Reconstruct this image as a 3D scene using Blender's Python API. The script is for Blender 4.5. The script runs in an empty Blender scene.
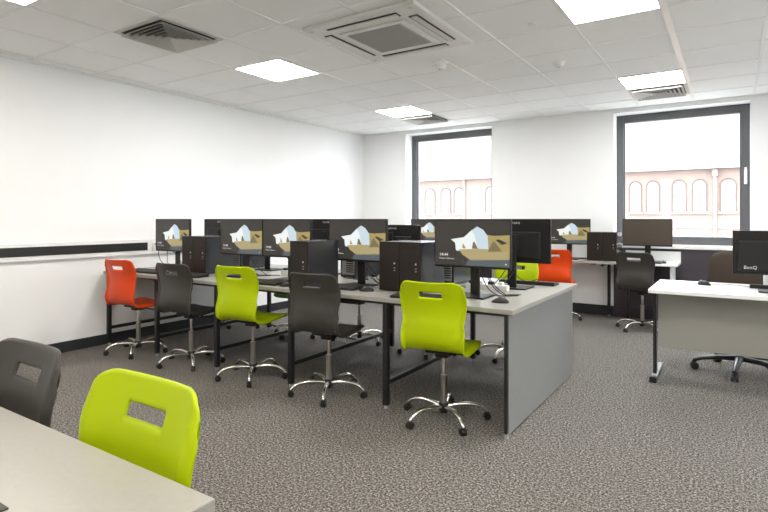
import bpy, bmesh, math, random
from mathutils import Vector, Matrix
random.seed(7)
PI = math.pi
S = bpy.context.scene
C = S.collection

# ---------------------------------------------------------------- camera
cam_d = bpy.data.cameras.new('camera')
cam = bpy.data.objects.new('camera', cam_d); C.objects.link(cam)
cam.location = (0, 0, 1.25)
cam.rotation_euler = (PI/2, 0, math.radians(33.1))
cam_d.sensor_width = 36.0
cam_d.lens = 534.6/768*36.0
cam_d.shift_y = -37/768
cam_d.clip_start = 0.05
S.camera = cam

# ---------------------------------------------------------------- world, sun, exposure
W = bpy.data.worlds.new('sky'); S.world = W; W.use_nodes = True
nt = W.node_tree; bg = nt.nodes['Background']
bg.inputs[0].default_value = (0.86, 0.93, 1.0, 1); bg.inputs[1].default_value = 3.4
sun_d = bpy.data.lights.new('sun', 'SUN'); sun_d.energy = .5; sun_d.angle = 0.01; sun_d.color = (1, .95, .9)
sun = bpy.data.objects.new('sun', sun_d); C.objects.link(sun)
sun.rotation_euler = (math.radians(48), 0, math.radians(-25))
S.view_settings.view_transform = 'Standard'
S.view_settings.look = 'None'
S.view_settings.gamma = 1
S.view_settings.use_curve_mapping = False
S.view_settings.exposure = 1.74
PANEL = 11.0

# ---------------------------------------------------------------- materials
def mat(name, col, rough=.5, metal=0, spec=.5, emit=None, es=0, coat=0):
    m = bpy.data.materials.new(name); m.use_nodes = True
    b = m.node_tree.nodes['Principled BSDF']
    b.inputs['Base Color'].default_value = (*col, 1)
    b.inputs['Roughness'].default_value = rough
    b.inputs['Metallic'].default_value = metal
    b.inputs['Specular IOR Level'].default_value = spec
    b.inputs['Coat Weight'].default_value = coat
    if emit:
        b.inputs['Emission Color'].default_value = (*emit, 1)
        b.inputs['Emission Strength'].default_value = es
    return m

def noisy(m, scale, c1, c2, bump=0, detail=4, lo=.35, hi=.65, rough=.6, stretch=(1, 1, 1), bscale=None):
    """procedural colour variation from object-space noise, with optional bump"""
    n = m.node_tree; N = n.nodes; L = n.links; b = N['Principled BSDF']
    tc = N.new('ShaderNodeTexCoord'); mp = N.new('ShaderNodeMapping')
    mp.inputs['Scale'].default_value = stretch
    L.new(tc.outputs['Object'], mp.inputs[0])
    t = N.new('ShaderNodeTexNoise'); t.inputs['Scale'].default_value = scale
    t.inputs['Detail'].default_value = detail; t.inputs['Roughness'].default_value = rough
    L.new(mp.outputs[0], t.inputs['Vector'])
    r = N.new('ShaderNodeValToRGB')
    r.color_ramp.elements[0].position = lo; r.color_ramp.elements[0].color = (*c1, 1)
    r.color_ramp.elements[1].position = hi; r.color_ramp.elements[1].color = (*c2, 1)
    L.new(t.outputs['Fac'], r.inputs[0]); L.new(r.outputs[0], b.inputs['Base Color'])
    if bump:
        bp = N.new('ShaderNodeBump'); bp.inputs['Strength'].default_value = bump
        bp.inputs['Distance'].default_value = .004
        t2 = t
        if bscale:
            t2 = N.new('ShaderNodeTexNoise'); t2.inputs['Scale'].default_value = bscale
            L.new(mp.outputs[0], t2.inputs['Vector'])
        L.new(t2.outputs['Fac'], bp.inputs['Height']); L.new(bp.outputs[0], b.inputs['Normal'])
    return m

M = {}
M['wall'] = noisy(mat('wall_paint', (.84, .84, .82), .75), 3, (.85, .85, .84), (.86, .86, .85))
M['ceil'] = noisy(mat('ceiling_tile', (.86, .86, .84), .9), 220, (.90, .90, .89), (.92, .92, .91), .15)
M['grid'] = mat('ceiling_grid_white', (.82, .82, .8), .28)
M['carpet'] = mat('carpet', (.12, .11, .1), .95, spec=.1)
M['skirt'] = mat('skirting_charcoal', (.022, .023, .026), .45)
M['trunk'] = mat('trunking_white', (.8, .8, .78), .35)
M['trunkblack'] = mat('trunking_black', (.012, .012, .012), .45)
M['frame'] = mat('window_frame_grey', (.10, .10, .105), .4)
M['spandrel'] = mat('spandrel_dark', (.045, .036, .045), .45)
M['top'] = noisy(mat('desk_laminate', (.52, .49, .44), .33), 60, (.325, .315, .285), (.345, .335, .305), 0, lo=.3, hi=.7)
M['whitetop'] = mat('white_laminate', (.78, .78, .76), .3)
M['endpanel'] = noisy(mat('grey_laminate', (.36, .36, .35), .4), 40, (.225, .225, .215), (.24, .24, .23))
M['modesty'] = mat('beige_laminate', (.36, .35, .315), .5)
M['blacksteel'] = mat('black_steel', (.012, .012, .013), .35)
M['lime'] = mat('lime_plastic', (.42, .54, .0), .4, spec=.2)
M['orange'] = mat('orange_plastic', (.66, .055, .004), .38, spec=.3)
M['charcoal'] = mat('charcoal_plastic', (.042, .038, .034), .4, spec=.4)
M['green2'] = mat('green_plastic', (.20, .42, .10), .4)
M['chrome'] = mat('chrome', (.72, .70, .67), .14, 1)
M['sleeve'] = mat('brushed_column', (.42, .40, .37), .28, 1)
M['black'] = mat('black_plastic', (.013, .0125, .012), .42, spec=.35)
M['pc'] = noisy(mat('computer_case', (.03, .024, .02), .38, spec=.35), 300, (.013, .009, .007), (.018, .013, .010), .05)
M['pcside'] = mat('computer_side_steel', (.035, .036, .04), .24)
M['bezel'] = mat('bezel', (.012, .0115, .011), .4, spec=.3)
M['silver'] = mat('silver_text', (.6, .6, .6), .4)
M['fabric'] = noisy(mat('brown_fabric', (.06, .045, .035), .9, spec=.2), 250, (.050, .038, .030), (.075, .058, .046), .2)
M['panel'] = mat('light_diffuser', (1, 1, 1), .6, emit=(1, .995, .985), es=PANEL)
M['panelwarm'] = mat('light_diffuser_warm', (1, 1, 1), .6, emit=(1, .93, .83), es=PANEL)
M['acwhite'] = mat('cassette_white', (.72, .715, .69), .4)
M['acgrille'] = mat('cassette_grille', (.42, .42, .41), .6)
M['slot'] = mat('dark_slot', (.03, .028, .025), .6)
M['vent'] = mat('vent_metal', (.6, .59, .56), .45)
M['detector'] = mat('detector_white', (.8, .8, .78), .4)
M['red'] = mat('red_led', (.6, .02, .02), .4)
M['paper'] = mat('paper', (.85, .85, .83), .7)
M['steelgrey'] = mat('grey_steel', (.35, .35, .36), .4)
M['nylon'] = mat('black_nylon', (.02, .02, .022), .35)
M['brick'] = mat('pale_brick', (.40, .33, .30), .9)
M['stone'] = mat('pale_stone', (.25, .20, .18), .9)
M['slate'] = noisy(mat('roof_slate', (.5, .49, .48), .8), 6, (.105, .105, .11), (.125, .125, .132))
M['farwin'] = mat('far_glass', (.30, .32, .35), .6)
M['arch'] = mat('arch_brick', (.11, .075, .065), .9)
M['ground'] = noisy(mat('pale_paving', (.25, .25, .25), .9), 4, (.42, .42, .41), (.48, .48, .46))  # unseen paving, colour lightened to bounce daylight up onto the ceiling

# carpet: speckled loop pile, brown-grey
def carpet():
    n = M['carpet'].node_tree; N = n.nodes; L = n.links; b = N['Principled BSDF']
    tc = N.new('ShaderNodeTexCoord')
    a = N.new('ShaderNodeTexNoise'); a.inputs['Scale'].default_value = 88; a.inputs['Detail'].default_value = 6
    a.inputs['Roughness'].default_value = .85
    v = N.new('ShaderNodeTexVoronoi'); v.inputs['Scale'].default_value = 120
    big = N.new('ShaderNodeTexNoise'); big.inputs['Scale'].default_value = 1.1; big.inputs['Detail'].default_value = 2
    for t in (a, v, big): L.new(tc.outputs['Object'], t.inputs['Vector'])
    r = N.new('ShaderNodeValToRGB'); cr = r.color_ramp
    cr.elements[0].position = .40; cr.elements[0].color = (.026, .024, .022, 1)
    cr.elements[1].position = .60; cr.elements[1].color = (.52, .49, .455, 1)
    e = cr.elements.new(.5); e.color = (.142, .131, .118, 1)
    L.new(a.outputs['Fac'], r.inputs[0])
    mx = N.new('ShaderNodeMix'); mx.data_type = 'RGBA'; mx.blend_type = 'MULTIPLY'; mx.inputs[0].default_value = .5
    r2 = N.new('ShaderNodeValToRGB'); r2.color_ramp.elements[0].color = (1.25, 1.25, 1.25, 1)
    r2.color_ramp.elements[1].color = (.55, .55, .55, 1); r2.color_ramp.elements[1].position = .6
    L.new(v.outputs['Distance'], r2.inputs[0])
    L.new(r.outputs[0], mx.inputs[6]); L.new(r2.outputs[0], mx.inputs[7])
    L.new(mx.outputs[2], b.inputs['Base Color'])
    bp = N.new('ShaderNodeBump'); bp.inputs['Strength'].default_value = .5; bp.inputs['Distance'].default_value = .005
    L.new(a.outputs['Fac'], bp.inputs['Height']); L.new(bp.outputs[0], b.inputs['Normal'])
carpet()

# glass: clear pane with a faint reflection
gm = bpy.data.materials.new('window_glass'); gm.use_nodes = True
n = gm.node_tree; n.nodes.clear()
o_ = n.nodes.new('ShaderNodeOutputMaterial'); mxs = n.nodes.new('ShaderNodeMixShader')
tr = n.nodes.new('ShaderNodeBsdfTransparent'); gl = n.nodes.new('ShaderNodeBsdfGlossy')
gl.inputs['Roughness'].default_value = .02; mxs.inputs[0].default_value = .06
n.links.new(tr.outputs[0], mxs.inputs[1]); n.links.new(gl.outputs[0], mxs.inputs[2]); n.links.new(mxs.outputs[0], o_.inputs[0])
M['glass'] = gm

def brick_nodes():
    n = M['brick'].node_tree; N = n.nodes; L = n.links; b = N['Principled BSDF']
    tc = N.new('ShaderNodeTexCoord'); mp = N.new('ShaderNodeMapping'); mp.inputs['Rotation'].default_value = (PI/2, 0, 0)
    br = N.new('ShaderNodeTexBrick'); br.inputs['Scale'].default_value = 4
    br.inputs['Color1'].default_value = (.25, .178, .15, 1); br.inputs['Color2'].default_value = (.23, .162, .135, 1)
    br.inputs['Mortar'].default_value = (.27, .215, .19, 1)
    L.new(tc.outputs['Object'], mp.inputs[0]); L.new(mp.outputs[0], br.inputs['Vector']); L.new(br.outputs[0], b.inputs['Base Color'])
brick_nodes()

# ---------------------------------------------------------------- mesh helpers
def link(name, me, parent=None, loc=None, rz=0):
    o = bpy.data.objects.new(name, me); C.objects.link(o)
    if parent: o.parent = parent
    if loc: o.location = loc
    if rz: o.rotation_euler = (0, 0, rz)
    return o

def obj(name, bm, mats, parent=None, smooth=False, loc=None, rz=0, sharp=None):
    me = bpy.data.meshes.new(name); bm.normal_update(); bm.to_mesh(me); bm.free()
    if not isinstance(mats, (list, tuple)): mats = [mats]
    for m in mats: me.materials.append(m)
    if smooth:
        for p in me.polygons: p.use_smooth = True
        if sharp: me.set_sharp_from_angle(angle=math.radians(sharp))
    return link(name, me, parent, loc, rz)

def box(bm, x0, x1, y0, y1, z0, z1, mi=0, bev=0, mx=None, seg=2):
    vs = [bm.verts.new(p) for p in ((x0,y0,z0),(x1,y0,z0),(x1,y1,z0),(x0,y1,z0),(x0,y0,z1),(x1,y0,z1),(x1,y1,z1),(x0,y1,z1))]
    fs = [bm.faces.new([vs[i] for i in f]) for f in ((0,3,2,1),(4,5,6,7),(0,1,5,4),(1,2,6,5),(2,3,7,6),(3,0,4,7))]
    for f in fs: f.material_index = mi
    if bev:
        es = list({e for f in fs for e in f.edges})
        r = bmesh.ops.bevel(bm, geom=es, offset=bev, segments=seg, affect='EDGES', profile=.6)
        for f in r['faces']: f.material_index = mi
        vs = list({v for f in r['faces'] for v in f.verts} | {v for v in vs if v.is_valid})
    if mx is not None:
        for v in vs: v.co = mx @ v.co
    return vs

def cyl(bm, c, r0, r1, h, seg=20, axis='Z', mi=0, cap=True):
    """cylinder/cone from c, length h along axis"""
    ax = {'X': Vector((1,0,0)), 'Y': Vector((0,1,0)), 'Z': Vector((0,0,1))}[axis] if isinstance(axis, str) else Vector(axis).normalized()
    a = ax.orthogonal().normalized(); b = ax.cross(a); c = Vector(c)
    A = [bm.verts.new(c + (a*math.cos(2*PI*i/seg) + b*math.sin(2*PI*i/seg))*r0) for i in range(seg)]
    B = [bm.verts.new(c + ax*h + (a*math.cos(2*PI*i/seg) + b*math.sin(2*PI*i/seg))*r1) for i in range(seg)]
    for i in range(seg):
        j = (i+1) % seg
        bm.faces.new((A[i], A[j], B[j], B[i])).material_index = mi
    if cap:
        bm.faces.new(A[::-1]).material_index = mi; bm.faces.new(B).material_index = mi

def tube(bm, pts, r, seg=8, mi=0, flat=1.0):
    """tube along pts; r a number or list; flat squashes vertically"""
    pts = [Vector(p) for p in pts]; n = len(pts)
    rr = r if isinstance(r, (list, tuple)) else [r]*n
    rings = []; prev = None
    for i, p in enumerate(pts):
        d = (pts[min(i+1, n-1)] - pts[max(i-1, 0)]).normalized()
        if prev is None:
            u = d.cross(Vector((0,0,1)))
            if u.length < .05: u = d.cross(Vector((0,1,0)))
            u.normalize()
        else:
            u = (prev - d*prev.dot(d)).normalized()
        prev = u; w = u.cross(d)
        rings.append([bm.verts.new(p + (u*math.cos(2*PI*k/seg) + w*math.sin(2*PI*k/seg)*flat)*rr[i]) for k in range(seg)])
    for a, b in zip(rings, rings[1:]):
        for k in range(seg):
            j = (k+1) % seg
            bm.faces.new((a[k], b[k], b[j], a[j])).material_index = mi
    bm.faces.new(rings[0]).material_index = mi; bm.faces.new(rings[-1][::-1]).material_index = mi

def poly(bm, pts, y, mi, top=None):
    """flat polygon in the XZ plane at depth y, facing -Y"""
    f = bm.faces.new([bm.verts.new((p[0], y, p[1])) for p in pts]); f.material_index = mi
    f.normal_update()
    if f.normal.y > 0: f.normal_flip()
    return f

def catmull(P, n):
    P = [Vector(p) for p in P]; P = [2*P[0]-P[1]] + P + [2*P[-1]-P[-2]]; out = []
    for i in range(1, len(P)-2):
        for k in range(n):
            t = k/n; a, b, c, d = P[i-1:i+3]
            out.append(.5*((2*b) + (c-a)*t + (2*a-5*b+4*c-d)*t*t + (3*b-a-3*c+d)*t**3))
    out.append(P[-2]); return out

def text_mesh(bm, s, size, m4, mi):
    cu = bpy.data.curves.new('lettering', 'FONT'); cu.body = s; cu.size = size; cu.resolution_u = 2
    to = bpy.data.objects.new('lettering', cu)
    C.objects.link(to); dg = bpy.context.evaluated_depsgraph_get(); dg.update()
    me = bpy.data.meshes.new_from_object(to.evaluated_get(dg))
    base = len(bm.verts); tmp = bmesh.new(); tmp.from_mesh(me)
    mp = {v: bm.verts.new(m4 @ v.co) for v in tmp.verts}
    for f in tmp.faces:
        try: bm.faces.new([mp[v] for v in f.verts]).material_index = mi
        except ValueError: pass
    tmp.free(); bpy.data.objects.remove(to); bpy.data.meshes.remove(me); bpy.data.curves.remove(cu)

def thing(name, label, cat, loc=(0,0,0), rz=0, group=None):
    o = bpy.data.objects.new(name, None); C.objects.link(o); o.empty_display_size = .1
    o.location = loc; o.rotation_euler = (0, 0, rz)
    return tag(o, label, cat, group)

def tag(o, label, cat, group=None):
    o['label'] = label; o['category'] = cat
    if group: o['group'] = group
    elif 'group' in o: del o['group']
    return o

def struct(o): o['kind'] = 'structure'; return o

def copy_tree(o, parent=None):
    c = o.copy(); C.objects.link(c)
    if parent: c.parent = parent
    for ch in list(o.children):
        copy_tree(ch, c)
    return c

# ================================================================= THE ROOM
XL, XR, YB, YF, H = -5.26, 3.6, 7.40, -2.4, 2.665
T = .582                                            # ceiling tile module
bm = bmesh.new(); box(bm, XL-.1, XR+.1, YF-.1, YB+.4, -.1, 0); struct(obj('floor', bm, M['carpet']))
bm = bmesh.new(); box(bm, XL-.1, XR+.1, YF-.1, YB+.4, H, H+.12); ceiling = struct(obj('ceiling', bm, M['ceil']))
bm = bmesh.new(); box(bm, XL-.12, XL, YF-.1, YB+.4, 0, H); struct(obj('wall_left', bm, M['wall']))
W3 = (1.2, 2.75); W4 = (4.2, 5.75)
bm = bmesh.new()
for y0, y1 in ((YF-.1, W3[0]), (W3[1], W4[0]), (W4[1], YB+.4)): box(bm, XR, XR+.32, y0, y1, 0, H)
for y0, y1 in (W3, W4): box(bm, XR, XR+.32, y0, y1, 2.61, H)
struct(obj('wall_right', bm, M['wall']))
bm = bmesh.new(); box(bm, XL, XR, YF-.12, YF, 0, H); struct(obj('wall_front', bm, M['wall']))
# back wall with two openings that reach the floor (their lower part is a dark spandrel)
WT = 2.61
W1 = (-4.41, -2.945); W2 = (-1.285, .172)
bm = bmesh.new()
for x0, x1 in ((XL, W1[0]), (W1[1], W2[0]), (W2[1], XR)): box(bm, x0, x1, YB, YB+.32, 0, H)
for x0, x1 in (W1, W2): box(bm, x0, x1, YB, YB+.32, WT, H)
struct(obj('wall_back', bm, M['wall']))

# ceiling grid: white T-bars, a part of the ceiling
bm = bmesh.new()
gx = [-.385 + .59*i for i in range(-8, 7)]
gy = [4.003 + T*i for i in range(-10, 6)]
for x in gx:
    w = .012
    if abs(x + .385) < .01: w = .022
    box(bm, x-w, x+w, YF, YB, H-.0045, H+.002)
for y in gy: box(bm, XL, XR, y-.010, y+.010, H-.0035, H+.002)
g = obj('ceiling_grid', bm, M['grid'], ceiling); struct(g)
bm = bmesh.new()
box(bm, XL, XL+.022, YF, YB, H-.02, H); box(bm, XL, XR, YB-.022, YB, H-.02, H); box(bm, XR-.022, XR, YF, YB, H-.02, H)
struct(obj('trim_1', bm, M['grid']))

# skirting
bm = bmesh.new(); box(bm, XL, XL+.018, YF, YB, 0, .10, bev=.003); struct(obj('baseboard_left', bm, M['skirt']))
bm = bmesh.new()
for x0, x1 in ((XL+.02, W1[0]), (W1[1], W2[0]), (W2[1], XR)): box(bm, x0, x1, YB-.018, YB, 0, .13, bev=.003)
struct(obj('baseboard_back', bm, M['skirt']))
bm = bmesh.new()
for y0, y1 in ((YF, W3[0]), (W3[1], W4[0]), (W4[1], YB)): box(bm, XR-.018, XR, y0, y1, 0, .10, bev=.003)
struct(obj('baseboard_right', bm, M['skirt']))

# windows
def window(i, x0, x1, handle_side):
    yf = YB+.21; z0, zt = .93, WT
    fw = .085
    bm = bmesh.new()
    box(bm, x0, x0+fw, yf, yf+.07, z0, zt, bev=.004); box(bm, x1-fw, x1, yf, yf+.07, z0, zt, bev=.004)
    box(bm, x0+fw, x1-fw, yf, yf+.07, zt-.10, zt, bev=.004); box(bm, x0+fw, x1-fw, yf, yf+.07, z0, z0+.10, bev=.004)
    # inner sash
    for a in ((x0+fw, x0+fw+.014, z0+.10, zt-.10), (x1-fw-.014, x1-fw, z0+.10, zt-.10)): box(bm, a[0], a[1], yf+.02, yf+.06, a[2], a[3])
    w = struct(obj('window_%d' % i, bm, M['frame']))
    bm = bmesh.new(); box(bm, x0+fw, x1-fw, yf+.035, yf+.041, z0+.10, zt-.10); struct(obj('glass_pane', bm, M['glass'], w))
    bm = bmesh.new(); box(bm, x0, x1, YB-.03, yf, .885, .925, bev=.004); struct(obj('window_sill', bm, M['trunk'], w))
    bm = bmesh.new(); box(bm, x0, x1, YB-.004, yf+.06, 0.0, .884)
    box(bm, x0+.02, x1-.02, YB-.018, YB-.004, .0, .13); struct(obj('spandrel_panel', bm, M['spandrel'], w))
    bm = bmesh.new()
    box(bm, x1-.055, x1-.03, yf-.016, yf, 1.75, 1.86, bev=.004); box(bm, x1-.058, x1-.027, yf-.05, yf-.016, 1.66, 1.83, bev=.008)
    h = struct(obj('window_handle', bm, M['trunk'], w)); h['label'] = 'white window handle'
    return w
window(1, W1[0], W1[1], 1); window(2, W2[0], W2[1], 1)
for i, (y0, y1) in ((3, W3), (4, W4)):              # unseen windows added for daylight, inferred from the bright floor on the right
    w = window(i, -(y1-y0)/2, (y1-y0)/2, 1)
    w.rotation_euler = (0, 0, -PI/2); w.location = (XR-YB, (y0+y1)/2, 0)

# dado trunking on the left wall: white body with a black face strip, ends at the socket
bm = bmesh.new(); box(bm, XL, XL+.03, YF, YB, .875, 1.035, bev=.004)
t = obj('dado_trunking', bm, M['trunk']); tag(t, 'white dado trunking running along the left wall with a black strip', 'trunking')
bm = bmesh.new(); box(bm, XL+.02, XL+.036, YF, 3.40, .918, 1.0, bev=.002)
o = obj('black_strip', bm, M['trunkblack'], t); o['label'] = 'black cover strip'
for k, y in enumerate((3.50, 3.62)):
    bm = bmesh.new(); box(bm, XL+.02, XL+.038, y-.045, y+.045, .915, 1.0, bev=.004)
    box(bm, XL+.038, XL+.042, y-.02, y-.008, .975, .988, mi=1); box(bm, XL+.038, XL+.042, y+.008, y+.02, .975, .988, mi=1)
    obj('wall_socket', bm, [M['trunk'], M['slot']], t)

# ================================================================= CEILING FITTINGS
def panel_light(cx, cy, label, warm=False, hw=.272, group=None):
    t = thing('ceiling_light', label, 'ceiling light', (cx, cy, H), 0, group)
    bm = bmesh.new()
    for a in ((-.287,-hw,-.287,.287),(hw,.287,-.287,.287),(-hw,hw,-.287,-hw),(-hw,hw,hw,.287)): box(bm, a[0], a[1], a[2], a[3], -.009, -.001)
    obj('frame', bm, M['grid'], t)
    bm = bmesh.new(); box(bm, -hw, hw, -hw, hw, -.007, -.001)
    obj('diffuser', bm, M['panelwarm' if warm else 'panel'], t)
LX = (-3.63, -.68, 2.27)
panel_light(LX[0], 3.712, 'square lit ceiling panel on the left, nearer the louvred air vent')
panel_light(LX[1], 3.712, 'large bright square ceiling panel cut by the top edge of the picture')
panel_light(LX[0], 6.04, 'small far square ceiling panel above the left window')
panel_light(LX[1], 6.04, 'far square ceiling panel beside the vent above the right window')
for x in LX:
    for y in (-.944, 1.384):
        panel_light(x, y, 'square lit ceiling panel behind the camera', warm=True, group='ceiling panels out of the picture behind the camera')
for y in (3.712, 6.04): panel_light(LX[2], y, 'square lit ceiling panel over the right side of the room', group='ceiling panels out of the picture on the right')

def diffuser(cx, cy, label):
    t = thing('ceiling_vent', label, 'air vent', (cx, cy, H), 0, 'louvred air vents in the ceiling')
    bm = bmesh.new()
    for a in ((-.285,-.25,-.285,.285),(.25,.285,-.285,.285),(-.25,.25,-.285,-.25),(-.25,.25,.25,.285)): box(bm, a[0], a[1], a[2], a[3], -.008, -.001)
    obj('frame', bm, M['vent'], t)
    bm = bmesh.new(); box(bm, -.25, .25, -.25, .25, -.003, -.001); obj('backing', bm, M['slot'], t)
    bm = bmesh.new()
    n = 6
    for k in range(n):
        a = .247 - k*.040; b = a - .030
        z0, z1 = -.034, -.008
        A = [(-a,-a),(a,-a),(a,a),(-a,a)]; B = [(-b,-b),(b,-b),(b,b),(-b,b)]
        for (zz, s) in ((z0, 0), ):
            pass
        va = [bm.verts.new((p[0], p[1], z0)) for p in A]; vb = [bm.verts.new((p[0], p[1], z1)) for p in B]
        vc = [bm.verts.new((p[0]*1.0, p[1]*1.0, z0+.003)) for p in A]; vd = [bm.verts.new((p[0], p[1], z1+.003)) for p in B]
        for i in range(4):
            j = (i+1) % 4
            bm.faces.new((va[i], va[j], vb[j], vb[i])); bm.faces.new((vc[j], vc[i], vd[i], vd[j]))
            bm.faces.new((vb[i], vb[j], vd[j], vd[i])); bm.faces.new((va[j], va[i], vc[i], vc[j]))
    obj('louvre_blades', bm, M['vent'], t)
diffuser(-3.63, 2.547, 'large louvred square air vent at top left, nearest the camera')
diffuser(-3.63, 6.622, 'small louvred air vent behind the far left ceiling light')
diffuser(-.68, 6.622, 'louvred air vent beyond the ceiling light over the right window')

# air conditioning cassette
t = thing('air_conditioner', 'white square ceiling cassette air conditioner with dark outlet slots', 'air conditioner', (-2.19, 3.45, H))
bm = bmesh.new(); box(bm, -.475, .475, -.475, .475, -.03, -.001, bev=.012)
obj('casing', bm, M['acwhite'], t)
bm = bmesh.new(); box(bm, -.28, .28, -.28, .28, -.040, -.029, bev=.006)
obj('casing_rim', bm, M['acwhite'], t)
bm = bmesh.new(); box(bm, -.235, .235, -.235, .235, -.044, -.038, bev=.003)
for k in range(24):
    y = -.22 + k*.0191; box(bm, -.225, .225, y, y+.006, -.047, -.043)
g = obj('intake_grille', bm, M['acgrille'], t); g['label'] = 'grey intake grille'
for k in range(4):
    R_ = Matrix.Rotation(k*PI/2, 4, 'Z')
    bm = bmesh.new(); box(bm, -.30, .30, .335, .405, -.033, -.029, mx=R_); obj('outlet_slot', bm, M['slot'], t)
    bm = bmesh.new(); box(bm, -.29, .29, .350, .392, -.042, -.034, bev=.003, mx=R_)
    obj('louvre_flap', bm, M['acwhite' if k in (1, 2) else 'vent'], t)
    bm = bmesh.new(); cyl(bm, R_ @ Vector((.42, .42, -.034)), .014, .014, .005, 12); obj('corner_screw', bm, M['vent'], t)

def detector(x, y, s, label):
    t = thing('smoke_detector', label, 'smoke detector', (x, y, H))
    bm = bmesh.new(); cyl(bm, (0,0,-.016*s), .062*s, .066*s, .015*s, 28); obj('base', bm, M['detector'], t, True, sharp=40)
    bm = bmesh.new(); cyl(bm, (0,0,-.05*s), .036*s, .054*s, .026*s, 28); cyl(bm, (0,0,-.026*s), .05*s, .05*s, .012*s, 28); obj('sensor_head', bm, M['detector'], t, True, sharp=40)
    bm = bmesh.new(); cyl(bm, (0,0,-.054*s), .006*s, .006*s, .005*s, 8); obj('indicator', bm, M['slot'], t)
detector(-2.22, 4.33, 1.15, 'white smoke detector beside the ceiling air conditioner')
detector(-1.314, 4.91, .85, 'small white detector in the ceiling, right of the air conditioner one')
bm = bmesh.new(); cyl(bm, (0,0,-.006), .03, .034, .006, 20)
tag(obj('blanking_cap', bm, M['detector'], loc=(-1.22, 3.83, H)), 'small flat white disc on the ceiling left of the big light', 'ceiling cap')

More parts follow.
